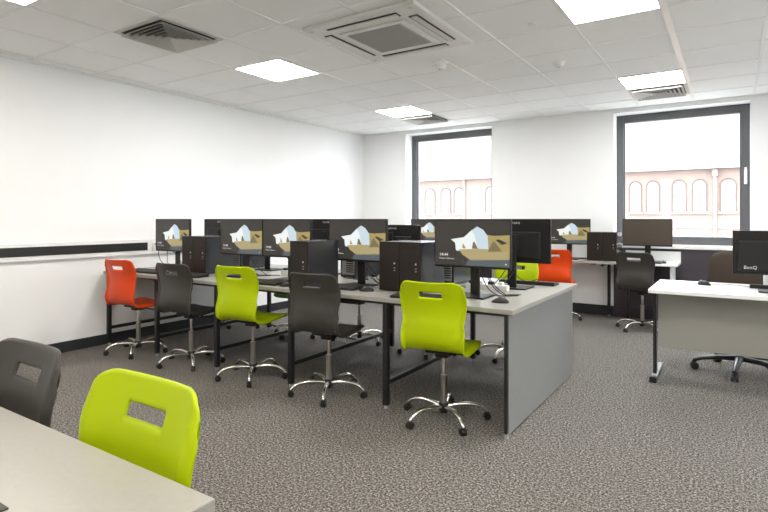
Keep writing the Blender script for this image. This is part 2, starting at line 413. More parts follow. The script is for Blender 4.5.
# ================================================================= CHAIRS
PROF = [(.225,.425),(.205,.447),(.15,.458),(.05,.452),(-.06,.447),(-.13,.452),(-.178,.478),(-.203,.53),(-.206,.60),(-.196,.67),(-.200,.74),(-.222,.81),(-.245,.868)]
def make_shell(mshell):
    pts = catmull([Vector((0, a, b)) for a, b in PROF], 14)
    d = [0]
    for a, b in zip(pts, pts[1:]): d.append(d[-1] + (b-a).length)
    L0 = d[-1]
    def at(l):
        l = max(0, min(L0, l))
        for i in range(len(d)-1):
            if d[i+1] >= l: break
        f = (l-d[i])/(d[i+1]-d[i]) if d[i+1] > d[i] else 0
        return pts[i].lerp(pts[i+1], f)
    ls = L0 - .37                                    # start of backrest
    # width along the length
    def hw(l):
        s = l/L0
        K = [(0,.18),(.12,.195),(.38,.198),(.47,.196),(.55,.198),(.63,.200),(.70,.192),(.80,.206),(.90,.211),(1,.205)]
        xs = [k[0] for k in K]; ys = [k[1] for k in K]; n = len(K)
        m_ = [(ys[min(i+1,n-1)]-ys[max(i-1,0)])/(xs[min(i+1,n-1)]-xs[max(i-1,0)]) for i in range(n)]
        for i in range(n-1):
            if s <= xs[i+1]:
                h = xs[i+1]-xs[i]; f = (s-xs[i])/h
                return (2*f**3-3*f*f+1)*ys[i]+(f**3-2*f*f+f)*h*m_[i]+(-2*f**3+3*f*f)*ys[i+1]+(f**3-f*f)*h*m_[i+1]
        return ys[-1]
    slot0, slot1 = L0-.100, L0-.058                  # hand slot rows
    rows = [ls*i/26 for i in range(27)] + [ls + (slot0-ls)*i/16 for i in range(1, 17)]
    srow0 = len(rows)-1
    rows += [slot0 + .007, (slot0+slot1)/2, slot1-.007, slot1]; srow1 = len(rows)-1
    rows += [slot1 + (L0-slot1)*i/7 for i in range(1, 8)]
    sx = .074/.206
    cols = [-1,-.985,-.95,-.9,-.84,-.76,-.68,-.58,-.48,-.38,-sx,-sx+.035,-.14,0,.14,sx-.035,sx,.38,.48,.58,.68,.76,.84,.9,.95,.985,1]
    c0, c1 = cols.index(-sx), cols.index(sx)
    def drop(t, r, t0):
        a = abs(t)
        if a < t0: return 0
        q = (a-t0)/(1-t0); return r*(1-math.sqrt(max(0, 1-q*q)))
    def P(l, t):
        # round the front corners of the seat and the top corners of the back
        fa = max(0, 1 - l/.14); fb = max(0, 1-(L0-l)/.14)
        l2 = l + drop(t, .055, .62)*fa - (drop(t, .072, .64) + .006*t*t)*fb
        p = at(l2); w = hw(l)
        q = at(min(L0, l2+.003)) - at(max(0, l2-.003)); q.normalize()
        nrm = Vector((0, q.z, -q.y))                 # out of the sitter's side: up for the seat, forward for the back
        s = l/L0
        sc = .014*(1-min(1, s/.5)) if s < .5 else .040*min(1, (s-.5)/.14)
        cup = sc*(abs(t)**2.4)
        lip = -.018*max(0, (abs(t)-.86)/.14)**2       # edges roll back over
        return Vector((t*w, p.y, p.z)) + nrm*(cup+lip), nrm
    th = .0055
    G = [[P(l, t) for t in cols] for l in rows]
    # smooth surface normals
    def N_(i, j):
        a = G[min(i+1, len(rows)-1)][j][0]-G[max(i-1, 0)][j][0]; b = G[i][min(j+1, len(cols)-1)][0]-G[i][max(j-1, 0)][0]
        n_ = b.cross(a) if True else None
        n_.normalize()
        if n_.dot(G[i][j][1]) < 0: n_ = -n_
        return n_
    nr, nc = len(rows), len(cols)
    holes = {(i, j) for i in range(srow0, srow1) for j in range(c0, c1)}
    F = {}; B = {}
    for i in range(nr):
        for j in range(nc):
            p = G[i][j][0]; n_ = N_(i, j)
            # slot corner rounding
            if i in (srow0, srow1) and j in (c0, c1):
                ii = i+(1 if i == srow0 else -1); jj = j+(1 if j == c0 else -1)
                p = p*.75 + G[ii][jj][0]*.25
            F[i, j] = p + n_*th; B[i, j] = p - n_*th
    def build(i0, i1):
        bm = bmesh.new(); vf = {}; vb = {}
        for i in range(i0, i1+1):
            for j in range(nc):
                vf[i, j] = bm.verts.new(F[i, j]); vb[i, j] = bm.verts.new(B[i, j])
        cells = {(i, j) for i in range(i0, i1) for j in range(nc-1)} - holes
        for (i, j) in cells:
            bm.faces.new((vf[i,j], vf[i,j+1], vf[i+1,j+1], vf[i+1,j]))
            bm.faces.new((vb[i,j], vb[i+1,j], vb[i+1,j+1], vb[i,j+1]))
        # rims, with a bulged mid line for a rounded edge
        edges = []
        for (i, j) in cells:
            for (nb, a, b) in (((i-1,j),(i,j),(i,j+1)), ((i+1,j),(i+1,j+1),(i+1,j)), ((i,j-1),(i+1,j),(i,j)), ((i,j+1),(i,j+1),(i+1,j+1))):
                if nb in cells: continue
                if nb[0] == i1 and i1 != nr-1 and 0 <= nb[1] < nc-1: continue
                if nb[0] == i0-1 and i0 != 0: continue
                cc = (F[i,j]+F[i+1,j+1]+F[i,j+1]+F[i+1,j])/4
                edges.append((a, b, cc))
        mid = {}
        acc = {}
        for a, b, cc in edges:
            m_ = (F[a]+F[b])/2; o_ = (m_-cc); e_ = (F[b]-F[a])
            if e_.length > 0: o_ -= e_*(o_.dot(e_)/e_.dot(e_))
            if o_.length > 0: o_.normalize()
            for k in (a, b): acc[k] = acc.get(k, Vector()) + o_
        for k, v in acc.items():
            if v.length > 0: v.normalize()
            mid[k] = bm.verts.new((F[k]+B[k])/2 + v*th*.8)
        for a, b, cc in edges:
            bm.faces.new((vf[b], vf[a], mid[a], mid[b])); bm.faces.new((mid[b], mid[a], vb[a], vb[b]))
        bmesh.ops.remove_doubles(bm, verts=bm.verts, dist=1e-6)
        bmesh.ops.recalc_face_normals(bm, faces=bm.faces)
        return bm
    isplit = 26
    return build(0, isplit), build(isplit, nr-1)

def mesh_of(bm, name, m, sharp=None):
    me = bpy.data.meshes.new(name); bm.to_mesh(me); bm.free(); me.materials.append(m)
    for p in me.polygons: p.use_smooth = True
    if sharp: me.set_sharp_from_angle(angle=math.radians(sharp))
    return me
_seat_bm, _back_bm = make_shell(None)
SEAT = {}; BACK = {}
for key in ('lime', 'orange', 'charcoal', 'green2'):
    SEAT[key] = mesh_of(_seat_bm.copy(), 'seat', M[key]); BACK[key] = mesh_of(_back_bm.copy(), 'backrest', M[key])

def make_swivel():
    t = thing('swivel_chair', 'x', 'chair')
    link('seat', SEAT['lime'], t); link('backrest', BACK['lime'], t)
    bm = bmesh.new(); box(bm, -.085, .085, -.09, .09, .418, .436, bev=.006); box(bm, -.04, .04, -.05, .05, .385, .42, bev=.008)
    obj('seat_mount', bm, M['black'], t)
    bm = bmesh.new(); tube(bm, [(.04,.03,.405),(.10,.035,.40),(.15,.04,.395)], [.006,.006,.006], 8); tube(bm, [(.14,.04,.396),(.19,.045,.39)], [.012,.009], 8, flat=.5)
    obj('height_lever', bm, M['black'], t, True, sharp=50)
    bm = bmesh.new(); cyl(bm, (0,0,.26), .013, .013, .14, 20); p = obj('gas_piston', bm, M['chrome'], t, True, sharp=50)
    bm = bmesh.new(); cyl(bm, (0,0,.075), .021, .0205, .195, 24); cyl(bm, (0,0,.268), .0225, .0225, .012, 24); obj('column_sleeve', bm, M['sleeve'], t, True, sharp=50)
    bm = bmesh.new(); cyl(bm, (0,0,.062), .036, .030, .045, 24); cyl(bm, (0,0,.045), .024, .030, .02, 20); obj('base_hub', bm, M['black'], t, True, sharp=50)
    for k in range(5):
        a = 2*PI*k/5 + math.radians(18)
        c, s = math.cos(a), math.sin(a)
        prof = catmull([(0.025,0,.082),(.09,0,.094),(.16,0,.097),(.22,0,.086),(.262,0,.058),(.270,0,.042)], 4)
        rad = [.0155 - .0055*i/(len(prof)-1) for i in range(len(prof))]
        bm = bmesh.new(); tube(bm, [(p.x*c, p.x*s, p.z) for p in prof], rad, 10)
        leg = obj('leg', bm, M['chrome'], t, True, sharp=60)
        bm = bmesh.new(); q = Vector((.270*c, .270*s, 0))
        tang = Vector((-s, c, 0))
        cyl(bm, q + Vector((0,0,.022)) - tang*.016, .0215, .0215, .013, 16, axis=tang)
        cyl(bm, q + Vector((0,0,.022)) + tang*.003, .0215, .0215, .013, 16, axis=tang)
        cyl(bm, q + Vector((0,0,.020)), .019, .014, .028, 16)
        obj('castor', bm, M['black'], leg, True, sharp=50)
    return t
proto = make_swivel()
first = [True]
def swivel(x, y, deg, colour, label, dz=0, spin=0, group=None):
    t = proto if first[0] else copy_tree(proto); first[0] = False
    t.location = (x, y, 0); t.rotation_euler = (0, 0, math.radians(deg)); tag(t, label, 'chair', group)
    for ch in t.children:
        n_ = ch.name.split('.')[0]
        if n_ == 'seat': ch.data = SEAT[colour]
        if n_ == 'backrest': ch.data = BACK[colour]
        if n_ in ('seat', 'backrest', 'seat_mount', 'height_lever', 'gas_piston'): ch.location.z = dz
        if n_ == 'leg': ch.rotation_euler.z = math.radians(spin)
    return t

swivel(-4.68, 2.95, 4, 'orange', 'orange swivel chair nearest the left wall, at the long bench', .012, 5)
swivel(-3.93, 2.97, 5, 'charcoal', 'charcoal swivel chair between the orange chair and the lime one', .01, 15)
swivel(-3.18, 2.98, 5, 'lime', 'lime green swivel chair with two charcoal chairs either side of it', .022, 0)
swivel(-2.42, 2.99, 5, 'charcoal', 'charcoal swivel chair at the bench, just left of the nearest lime chair', .01, -10)
swivel(-1.51, 3.0, 5, 'lime', 'lime green swivel chair beside the grey end panel of the bench', .008, 10)
swivel(-1.70, 4.66, 176, 'lime', 'lime green chair on the far side of the bench, partly behind a monitor', .0, 0)
swivel(-2.39, 4.42, 184, 'charcoal', 'charcoal chair across the bench, seen only below the desktop near the end panel', 0, 20)
swivel(-3.18, 4.42, 178, 'charcoal', 'charcoal chair across the bench, its base seen behind the near charcoal chair', 0, 10)
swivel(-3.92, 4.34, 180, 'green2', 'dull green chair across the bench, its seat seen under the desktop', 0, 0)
swivel(-4.80, 4.38, 180, 'charcoal', 'charcoal chair across the bench nearest the left wall', 0, 5)
swivel(-1.82, 6.72, 4, 'orange', 'orange swivel chair at the desk along the window wall', .012, 0)
swivel(-.85, 6.62, -16, 'charcoal', 'charcoal swivel chair standing at the desk under the right window', .012, 22)
swivel(-1.125, .515, 180, 'lime', 'lime green chair tucked under the foreground table, largest in view', .008, 0)
swivel(-1.715, .525, 180, 'charcoal', 'charcoal chair cut by the left edge, tucked under the foreground table', .01, 0)

# teacher's chair
t = thing('office_chair', "brown upholstered office chair with a black star base behind the white desk", 'chair', (.05, 5.23, 0), math.radians(176))
def cushion(bm, w, h, th, n=14, m4=None, bulge=.02, rr=.35):
    # rounded-rectangle pad: superellipse outline extruded with soft edges
    rings = []
    K = 40
    def out(k, s):
        a = 2*PI*k/K; c, s_ = math.cos(a), math.sin(a); e = 2/4.2
        return (math.copysign(abs(c)**e, c)*w/2*s, math.copysign(abs(s_)**e, s_)*h/2*s)
    for (s, z) in ((.0,-th/2-bulge),(.5,-th/2-bulge*.8),(.86,-th/2-bulge*.1),(.97,-th/2*.6),(1,0),(.97,th/2*.6),(.86,th/2+bulge*.1),(.5,th/2+bulge*.8),(.0,th/2+bulge)):
        if s == 0: v = bm.verts.new((0,0,z)); rings.append([v]*K)
        else: rings.append([bm.verts.new((*out(k, s), z)) for k in range(K)])
    for a, b in zip(rings, rings[1:]):
        for k in range(K):
            j = (k+1) % K
            vs = []
            for v in (a[k], a[j], b[j], b[k]):
                if v not in vs: vs.append(v)
            if len(vs) > 2: bm.faces.new(vs)
    bmesh.ops.recalc_face_normals(bm, faces=bm.faces)
    if m4 is not None:
        for v in bm.verts: v.co = m4 @ v.co
bm = bmesh.new(); cushion(bm, .50, .48, .05, m4=Matrix.Translation((0, .02, .50))); obj('seat', bm, M['fabric'], t, True)
bm = bmesh.new(); cushion(bm, .50, .44, .05, m4=Matrix.Translation((0, -.27, .755)) @ Matrix.Rotation(math.radians(98), 4, 'X'))
for v in bm.verts: v.co.y += .5*v.co.x**2
obj('backrest', bm, M['fabric'], t, True)
bm = bmesh.new(); tube(bm, [(0,-.05,.455),(0,-.22,.455),(0,-.32,.50),(0,-.325,.66)], .022, 8, flat=.6); obj('back_bracket', bm, M['nylon'], t, True, sharp=50)
bm = bmesh.new(); box(bm, -.09, .09, -.1, .1, .43, .462, bev=.01); obj('seat_mount', bm, M['nylon'], t)
bm = bmesh.new(); tube(bm, [(.08,.04,.445),(.2,.05,.44),(.25,.05,.438)], [.006,.006,.011], 8); obj('height_lever', bm, M['nylon'], t, True)
bm = bmesh.new(); cyl(bm, (0,0,.09), .03, .026, .2, 20); cyl(bm, (0,0,.29), .014, .014, .15, 16); obj('gas_column', bm, M['nylon'], t, True, sharp=50)
for k in range(5):
    a = 2*PI*k/5 + math.radians(88); c, s = math.cos(a), math.sin(a)
    bm = bmesh.new(); tube(bm, [(.02*c,.02*s,.115),(.15*c,.15*s,.112),(.27*c,.27*s,.095),(.335*c,.335*s,.072)], [.032,.027,.022,.02], 10, flat=.7)
    leg = obj('leg', bm, M['nylon'], t, True, sharp=50)
    tang = Vector((-s, c, 0)); q = Vector((.325*c, .325*s, .03)); bm = bmesh.new()
    cyl(bm, q - tang*.026, .03, .03, .02, 18, axis=tang); cyl(bm, q + tang*.006, .03, .03, .02, 18, axis=tang); cyl(bm, q - tang*.008, .012, .012, .016, 10, axis=tang); cyl(bm, q+Vector((0,0,.005)), .02, .018, .035, 14)
    obj('castor', bm, M['nylon'], leg, True, sharp=50)

# ================================================================= TABLES
HT = .734
YD0, YD1 = 2.92, 4.42
t = thing('computer_bench', 'long back-to-back computer bench with grey end panel and black legs', 'desk', (0, 0, 0))
bm = bmesh.new(); box(bm, XL+.035, -1.035, YD0, YD1, HT-.027, HT, bev=.003); obj('desktop', bm, M['top'], t)
bm = bmesh.new(); box(bm, -1.090, -1.072, YD0+.031, YD1-.012, .012, HT-.029, bev=.002); o = obj('end_panel', bm, M['endpanel'], t); o['label'] = 'grey end panel'
for i, x in enumerate((-1.112, -1.916, -2.76, -3.589, -4.41, -5.20)):
    for y in (YD0+.045, YD1-.045):
        bm = bmesh.new()
        lx = x
        if i == 0 and y < 3.5: lx, y = -1.082, YD0+.018; box(bm, lx-.009, lx+.009, y-.012, y+.012, .022, HT-.028, bev=.002)
        else: box(bm, x-.0175, x+.0175, y-.0175, y+.0175, .022, HT-.028, bev=.002)
        lg = obj('leg', bm, M['blacksteel'], t)
        bm = bmesh.new(); cyl(bm, (lx, y, 0), .014, .014, .024, 14); obj('levelling_foot', bm, M['steelgrey'], lg, True, sharp=50)
    if i == 0:
        continue
    bm = bmesh.new(); box(bm, x-.012, x+.012, YD0+.063, YD1-.063, .155, .185, bev=.002); obj('floor_rail', bm, M['blacksteel'], t)
for y in (YD0+.045, YD1-.045):
    bm = bmesh.new(); box(bm, -5.18, -1.10, y-.010, y+.010, HT-.047, HT-.028); obj('top_rail', bm, M['blacksteel'], t)

# window wall desk
t = thing('wall_desk', 'narrow grey desk along the window wall behind the orange chair', 'desk', (0, 0, 0))
bm = bmesh.new(); box(bm, -4.30, -1.16, 6.82, 7.38, HT-.027, HT, bev=.003); obj('desktop', bm, M['top'], t)
for x in (-1.33, -2.3, -3.3, -4.25):
    for y in ((7.34,) if x > -2 else (6.88, 7.34)):
        bm = bmesh.new(); box(bm, x-.0175, x+.0175, y-.0175, y+.0175, .02, HT-.028, bev=.002); lg = obj('leg', bm, M['blacksteel'], t)
        bm = bmesh.new(); cyl(bm, (x, y, 0), .014, .014, .022, 14); obj('levelling_foot', bm, M['steelgrey'], lg, True, sharp=50)
bm = bmesh.new(); box(bm, -1.345, -1.315, 6.90, 7.33, HT-.060, HT-.028); obj('bracket', bm, M['blacksteel'], t)
bm = bmesh.new(); cyl(bm, (-1.42, 6.86, HT-.04), .03, .03, .012, 16); obj('desk_grommet', bm, M['black'], t)

t = thing('window_desk', 'small white desk under the right window behind the charcoal chair', 'desk', (0, 0, 0))
bm = bmesh.new(); box(bm, -1.13, -.52, 6.86, 7.36, HT-.027, HT, bev=.003); obj('desktop', bm, M['whitetop'], t)
bm = bmesh.new(); box(bm, -1.13, -.52, 7.32, 7.345, HT, .855, bev=.002); obj('upstand', bm, M['whitetop'], t)
bm = bmesh.new(); box(bm, -.60, -.575, 6.92, 7.32, .0, HT-.028, bev=.002); obj('side_panel', bm, M['whitetop'], t)
bm = bmesh.new(); box(bm, -1.11, -1.085, 7.28, 7.32, .0, HT-.028, bev=.002); obj('leg', bm, M['blacksteel'], t)

# teacher's desk
t = thing('teacher_desk', 'white topped desk with beige modesty panel at the right', 'desk', (0, 0, 0))
bm = bmesh.new(); box(bm, -.52, 1.28, 4.345, 5.12, HT-.027, HT, bev=.003); obj('desktop', bm, M['whitetop'], t)
bm = bmesh.new(); box(bm, -.49, 1.25, 4.69, 4.708, .25, HT-.028, bev=.002); obj('modesty_panel', bm, M['modesty'], t)
bm = bmesh.new()
K = 16
vs0 = [bm.verts.new((-.14+.045*math.cos(PI+PI*k/K), 4.686, HT-.03+.03*math.sin(PI+PI*k/K))) for k in range(K+1)]
vs1 = [bm.verts.new((v.co.x, 4.691, v.co.z)) for v in vs0]
bm.faces.new(vs0); bm.faces.new(vs1[::-1])
for k in range(K): bm.faces.new((vs0[k], vs0[k+1], vs1[k+1], vs1[k]))
obj('cable_port', bm, M['black'], t)
for x in (-.51, 1.24):
    bm = bmesh.new(); box(bm, x-.012, x+.012, 4.66, 4.735, .02, HT-.028, bev=.003); lg = obj('leg', bm, M['blacksteel'], t)
    bm = bmesh.new(); box(bm, x-.02, x+.02, 4.55, 5.06, .012, .042, bev=.006); obj('foot_bar', bm, M['steelgrey'], lg)
    bm = bmesh.new(); box(bm, x-.024, x+.024, 4.53, 4.585, .0, .046, bev=.006); obj('foot_cap', bm, M['black'], lg)

# foreground table
t = thing('table', 'pale grey foreground table cut by the bottom left corner', 'table', (0, 0, 0))
bm = bmesh.new(); box(bm, -2.45, -.80, -.06, .657, HT-.03, HT, bev=.003); obj('tabletop', bm, M['top'], t)
for x in (-2.38, -.875):
    for y in (0.01, .585):
        bm = bmesh.new(); box(bm, x-.0175, x+.0175, y-.0175, y+.0175, .02, HT-.031, bev=.002); lg = obj('leg', bm, M['blacksteel'], t)
        bm = bmesh.new(); cyl(bm, (x, y, 0), .014, .014, .022, 14); obj('levelling_foot', bm, M['steelgrey'], lg, True, sharp=50)
bm = bmesh.new(); box(bm, -1.20, -1.078, .345, .432, HT-.001, HT+.003, bev=.001); obj('cable_port', bm, M['black'], t)

# ================================================================= MONITORS
EM = {}
def screen_mat(name, col, s=1.0):
    m = mat(name, (.008, .008, .008), .3, spec=.3, emit=col, es=s*.36); EM[name] = m; return m
SC = [screen_mat('screen_dark', (.036, .032, .027)), screen_mat('screen_sky', (.50, .60, .66)), screen_mat('screen_pale', (.72, .76, .74)),
      screen_mat('screen_sand', (.37, .30, .15)), screen_mat('screen_rock', (.34, .27, .10)), screen_mat('screen_shade', (.17, .14, .065)),
      screen_mat('screen_slate', (.085, .10, .11)), screen_mat('screen_text', (.8, .8, .78))]
SW, SH = .530, .300
def make_screen(parent):
    """log-on picture: pale cave mouth over sand, clock at lower left"""
    bm = bmesh.new()
    def U(u, v): return (-SW/2 + u*SW, .205 + SH*(1-v))
    def pg(pts, mi, k): poly(bm, [U(*p) for p in pts], -.0135 - k*.0003, mi)
    pg([(0,0),(1,0),(1,1),(0,1)], 0, 0)
    pg([(.66,.30),(.80,.33),(1,.31),(1,.84),(.60,.84),(.66,.66)], 4, 1)
    pg([(.22,.42),(.30,.40),(.40,.37),(.50,.22),(.58,.13),(.66,.20),(.72,.34),(.73,.64),(.30,.68),(.28,.50)], 1, 2)
    pg([(.22,.42),(.40,.37),(.50,.22),(.54,.30),(.58,.55),(.58,.62),(.29,.66),(.28,.50)], 2, 3)
    pg([(.33,.64),(.60,.62),(.72,.62),(.84,.68),(.98,.66),(.98,.84),(.50,.88),(.38,.76)], 3, 3)
    pg([(.46,.86),(.70,.84),(1,.83),(1,1),(.42,1)], 6, 3)
    pg([(.38,.62),(.385,.50),(.41,.56),(.43,.62)], 4, 4)
    pg([(.51,.62),(.525,.48),(.545,.46),(.575,.56),(.59,.62)], 5, 4)
    pg([(.72,.68),(.77,.50),(.80,.44),(.84,.52),(.90,.66)], 5, 4)
    pg([(.82,.42),(.86,.40),(.97,.48),(.90,.52)], 0, 4)
    m4 = Matrix.Translation((-SW/2+.030, -.0155, .205+SH*.20)) @ Matrix.Rotation(PI/2, 4, 'X')
    text_mesh(bm, '14:44', .030, m4, 7)
    m4 = Matrix.Translation((-SW/2+.030, -.0155, .205+SH*.13)) @ Matrix.Rotation(PI/2, 4, 'X')
    text_mesh(bm, 'Friday 11 February', .0145, m4, 7)
    pg([(.945,.925),(.96,.925),(.96,.95),(.945,.95)], 7, 5)
    return obj('screen', bm, SC, parent)
def make_monitor():
    t = thing('monitor', 'x', 'monitor')
    bm = bmesh.new(); box(bm, -.272, .272, -.013, .012, .190, .516, bev=.003); hs = obj('housing', bm, M['bezel'], t)
    bm = bmesh.new(); box(bm, -.20, .20, .010, .030, .225, .42, bev=.01); obj('back_cover', bm, M['black'], t)
    bm = bmesh.new()
    text_mesh(bm, 'Lenovo', .032, Matrix.Translation((.05, .0135, .478)) @ Matrix.Rotation(PI, 4, 'Z') @ Matrix.Rotation(PI/2, 4, 'X'), 0)
    obj('maker_logo', bm, M['silver'], t)
    make_screen(t)
    bm = bmesh.new(); box(bm, -.033, .033, .045, .062, .008, .40, bev=.005); obj('stand', bm, M['black'], t)
    bm = bmesh.new(); box(bm, -.045, .045, .028, .048, .29, .38, bev=.005); obj('mounting_plate', bm, M['black'], t)
    bm = bmesh.new(); box(bm, -.12, .12, -.10, .115, 0, .010, bev=.004); obj('stand_base', bm, M['black'], t)
    return t
mon0 = make_monitor(); mfirst = [True]
def monitor(x, y, deg, label, dz=0, z=HT, logo=True):
    t = mon0 if mfirst[0] else copy_tree(mon0); mfirst[0] = False
    t.location = (x, y, z+.0005); t.rotation_euler = (0, 0, math.radians(deg)); tag(t, label, 'monitor')
    for ch in t.children:
        n_ = ch.name.split('.')[0]
        if n_ in ('housing', 'back_cover', 'maker_logo', 'screen', 'mounting_plate'): ch.location.z = dz
    return t
monitor(-4.69, 3.33, 0, 'monitor with cave beach screen nearest the left wall, alone', 0)
monitor(-3.695, 3.33, 0, 'monitor with cave beach screen, left one of the two joined side by side')
monitor(-3.148, 3.33, 0, 'monitor with cave beach screen, right one of the two joined side by side')
monitor(-2.42, 3.34, 0, 'monitor with cave beach screen, directly left of the twin computer towers')
monitor(-1.452, 3.30, 0, 'largest monitor with cave beach screen, nearest the bench end')
# far side of the bench, seen from behind
monitor(-1.372, 3.90, 180, 'monitor seen from behind at the bench end, lime chair beyond it')
monitor(-2.45, 3.90, 180, 'lowered monitor seen from behind above the twin computer towers', -.05)
monitor(-3.17, 3.90, 180, 'monitor seen from behind in the gap above the single tower')
monitor(-3.92, 3.92, 180, 'monitor seen from behind, hidden by the two joined screens')
monitor(-4.65, 3.90, 180, 'monitor seen from behind, above the left pair of towers')
monitor(-1.765, 7.04, 0, 'small far monitor with cave beach screen above the far orange chair', .0)
monitor(-3.82, 7.04, 0, 'far monitor in front of the left window, mostly hidden', .0)
dm = monitor(-.86, 7.10, -3, 'blank dark monitor facing the room under the right window', .0)
for ch in list(dm.children):
    if ch.name.startswith('screen'):
        bpy.data.objects.remove(ch)
bm = bmesh.new(); box(bm, -SW/2, SW/2, -.0142, -.0132, .205, .205+SH); o = obj('screen', bm, mat('screen_off', (.06, .045, .035), .32), dm); o['label'] = 'blank brown-black screen'

# teacher's monitor: plain back, small logo low down
t = thing('monitor', "black monitor seen from behind on the white teacher's desk", 'monitor', (.272, 4.66, HT+.0005), PI)
bm = bmesh.new(); box(bm, -.272, .272, -.013, .014, .118, .432, bev=.004); obj('housing', bm, M['bezel'], t)
bm = bmesh.new(); box(bm, -.24, .24, .012, .034, .14, .36, bev=.012); obj('back_cover', bm, M['black'], t)
bm = bmesh.new(); text_mesh(bm, 'BenQ', .034, Matrix.Translation((.205, .0352, .158)) @ Matrix.Rotation(PI, 4, 'Z') @ Matrix.Rotation(PI/2, 4, 'X'), 0); obj('maker_logo', bm, M['silver'], t)
bm = bmesh.new(); box(bm, -.035, .035, .034, .055, .006, .28, bev=.004); obj('stand', bm, M['black'], t)
bm = bmesh.new(); box(bm, -.12, .12, -.09, .09, 0, .009, bev=.004); obj('stand_base', bm, M['black'], t)
bm = bmesh.new(); poly(bm, [(-.26,.13),(.26,.13),(.26,.42),(-.26,.42)], -.0136, 0); obj('screen', bm, SC[0], t)

# ================================================================= COMPUTERS
def make_tower():
    t = thing('desktop_computer', 'x', 'computer')
    bm = bmesh.new(); box(bm, -.084, .084, .012, .360, .006, .352, bev=.003); obj('case', bm, M['pcside'], t)
    bm = bmesh.new(); box(bm, -.085, .085, -.006, .013, .004, .354, bev=.004)
    for k in range(3): box(bm, -.07, .07, -.0075, -.005, .30 - k*.012, .302 - k*.012)
    obj('front_panel', bm, M['pc'], t)
    bm = bmesh.new(); cyl(bm, (.045,-.009,.20), .006, .006, .004, 12, axis='Y'); obj('power_button', bm, M['silver'], t)
    bm = bmesh.new()
    for k in range(2): box(bm, .04, .052, -.0075, -.005, .165-k*.018, .171-k*.018)
    obj('usb_port', bm, M['steelgrey'], t)
    bm = bmesh.new()
    box(bm, -.065, .065, .360, .363, .03, .33, mi=0)
    for k in range(6): box(bm, -.06, .02, .363, .365, .05+k*.018, .060+k*.018, mi=1)
    box(bm, -.06, .06, .363, .366, .22, .30, mi=1)
    obj('rear_plate', bm, [M['steelgrey'], M['slot']], t)
    bm = bmesh.new()
    for x in (-.06, .06):
        for y in (.04, .34): cyl(bm, (x, y, 0), .012, .012, .008, 10)
    obj('rubber_feet', bm, M['black'], t)
    return t
tw0 = make_tower(); tf = [True]
def tower(x, y, deg, label, z=HT):
    t = tw0 if tf[0] else copy_tree(tw0); tf[0] = False
    t.location = (x, y, z+.0005); t.rotation_euler = (0, 0, math.radians(deg)); tag(t, label, 'computer')
tower(-4.322, 3.23, 0, 'black tower computer behind the lime chair, left of its pair')
tower(-4.148, 3.23, 0, 'black tower computer behind the lime chair, right of its pair')
tower(-2.673, 2.955, 0, 'single black tower computer directly behind the second charcoal chair')
tower(-2.058, 3.23, 0, 'left one of the twin tower computers in the middle of the bench')
tower(-1.884, 3.23, 0, 'right one of the twin tower computers in the middle of the bench')
tower(-2.81, 4.10, 180, 'tower computer seen from behind under the fourth screen')
tower(-4.285, 4.13, 180, 'tower computer on the far half of the bench, hidden by the left pair')
tower(-1.90, 4.14, 180, 'tower computer on the far half of the bench, behind the twin towers')
tower(-1.43, 6.94, 0, 'left tower computer of the far pair on the window wall desk')
tower(-1.255, 6.94, 0, 'right tower computer of the far pair on the window wall desk')

# ================================================================= KEYBOARDS AND MICE
def make_keyboard():
    t = thing('keyboard', 'x', 'keyboard')
    bm = bmesh.new(); vs = box(bm, -.22, .22, -.068, .068, 0, .016, bev=.004)
    for v in bm.verts: v.co.z += max(0, (v.co.y+.068))*.09 if v.co.z > .008 else 0
    obj('casing', bm, M['black'], t)
    bm = bmesh.new()
    for r in range(6):
        y = -.056 + r*.0195; zz = .0165 + (y+.068)*.09
        xs = [(-.208 + k*.0192, -.208 + k*.0192 + .0165) for k in range(22)]
        if r == 0: xs = [(-.208,-.19),(-.187,-.169),(-.166,-.148),(-.145,-.02),(-.017,.003),(.006,.026),(.035,.052),(.055,.072),(.075,.092),(.11,.147),(.15,.168),(.17,.188)]
        for a, b in xs: box(bm, a, b, y, y+.016, zz-.002, zz+.003)
    o = obj('keys', bm, M['charcoal'], t)
    return t
kb0 = make_keyboard(); kf = [True]
def keyboard(x, y, deg, label, z=HT):
    t = kb0 if kf[0] else copy_tree(kb0); kf[0] = False
    t.location = (x, y, z+.0005); t.rotation_euler = (0, 0, math.radians(deg)); tag(t, label, 'keyboard')
keyboard(-4.74, 3.07, 0, 'black keyboard between the orange chair and the first charcoal chair')
keyboard(-4.12, 3.06, 2, 'black keyboard in front of the left pair of towers')
keyboard(-3.17, 3.04, 3, 'black keyboard behind the lime chair, below the joined screens')
keyboard(-2.50, 3.15, 2, 'black keyboard below the fourth screen with a mouse at its right')
keyboard(-1.66, 3.02, 0, 'black keyboard hidden by the nearest lime chair at the bench')
keyboard(-1.36, 4.19, 180, 'black keyboard on the far half of the bench by the far lime chair')
keyboard(-2.45, 4.25, 180, 'black keyboard on the far half behind the twin towers')
keyboard(-3.60, 4.25, 180, 'black keyboard on the far half behind the joined screens')
keyboard(.33, 4.87, 176, "black keyboard beside the monitor on the white teacher's desk")
keyboard(-.90, 6.93, 0, 'black keyboard on the small white desk under the window')

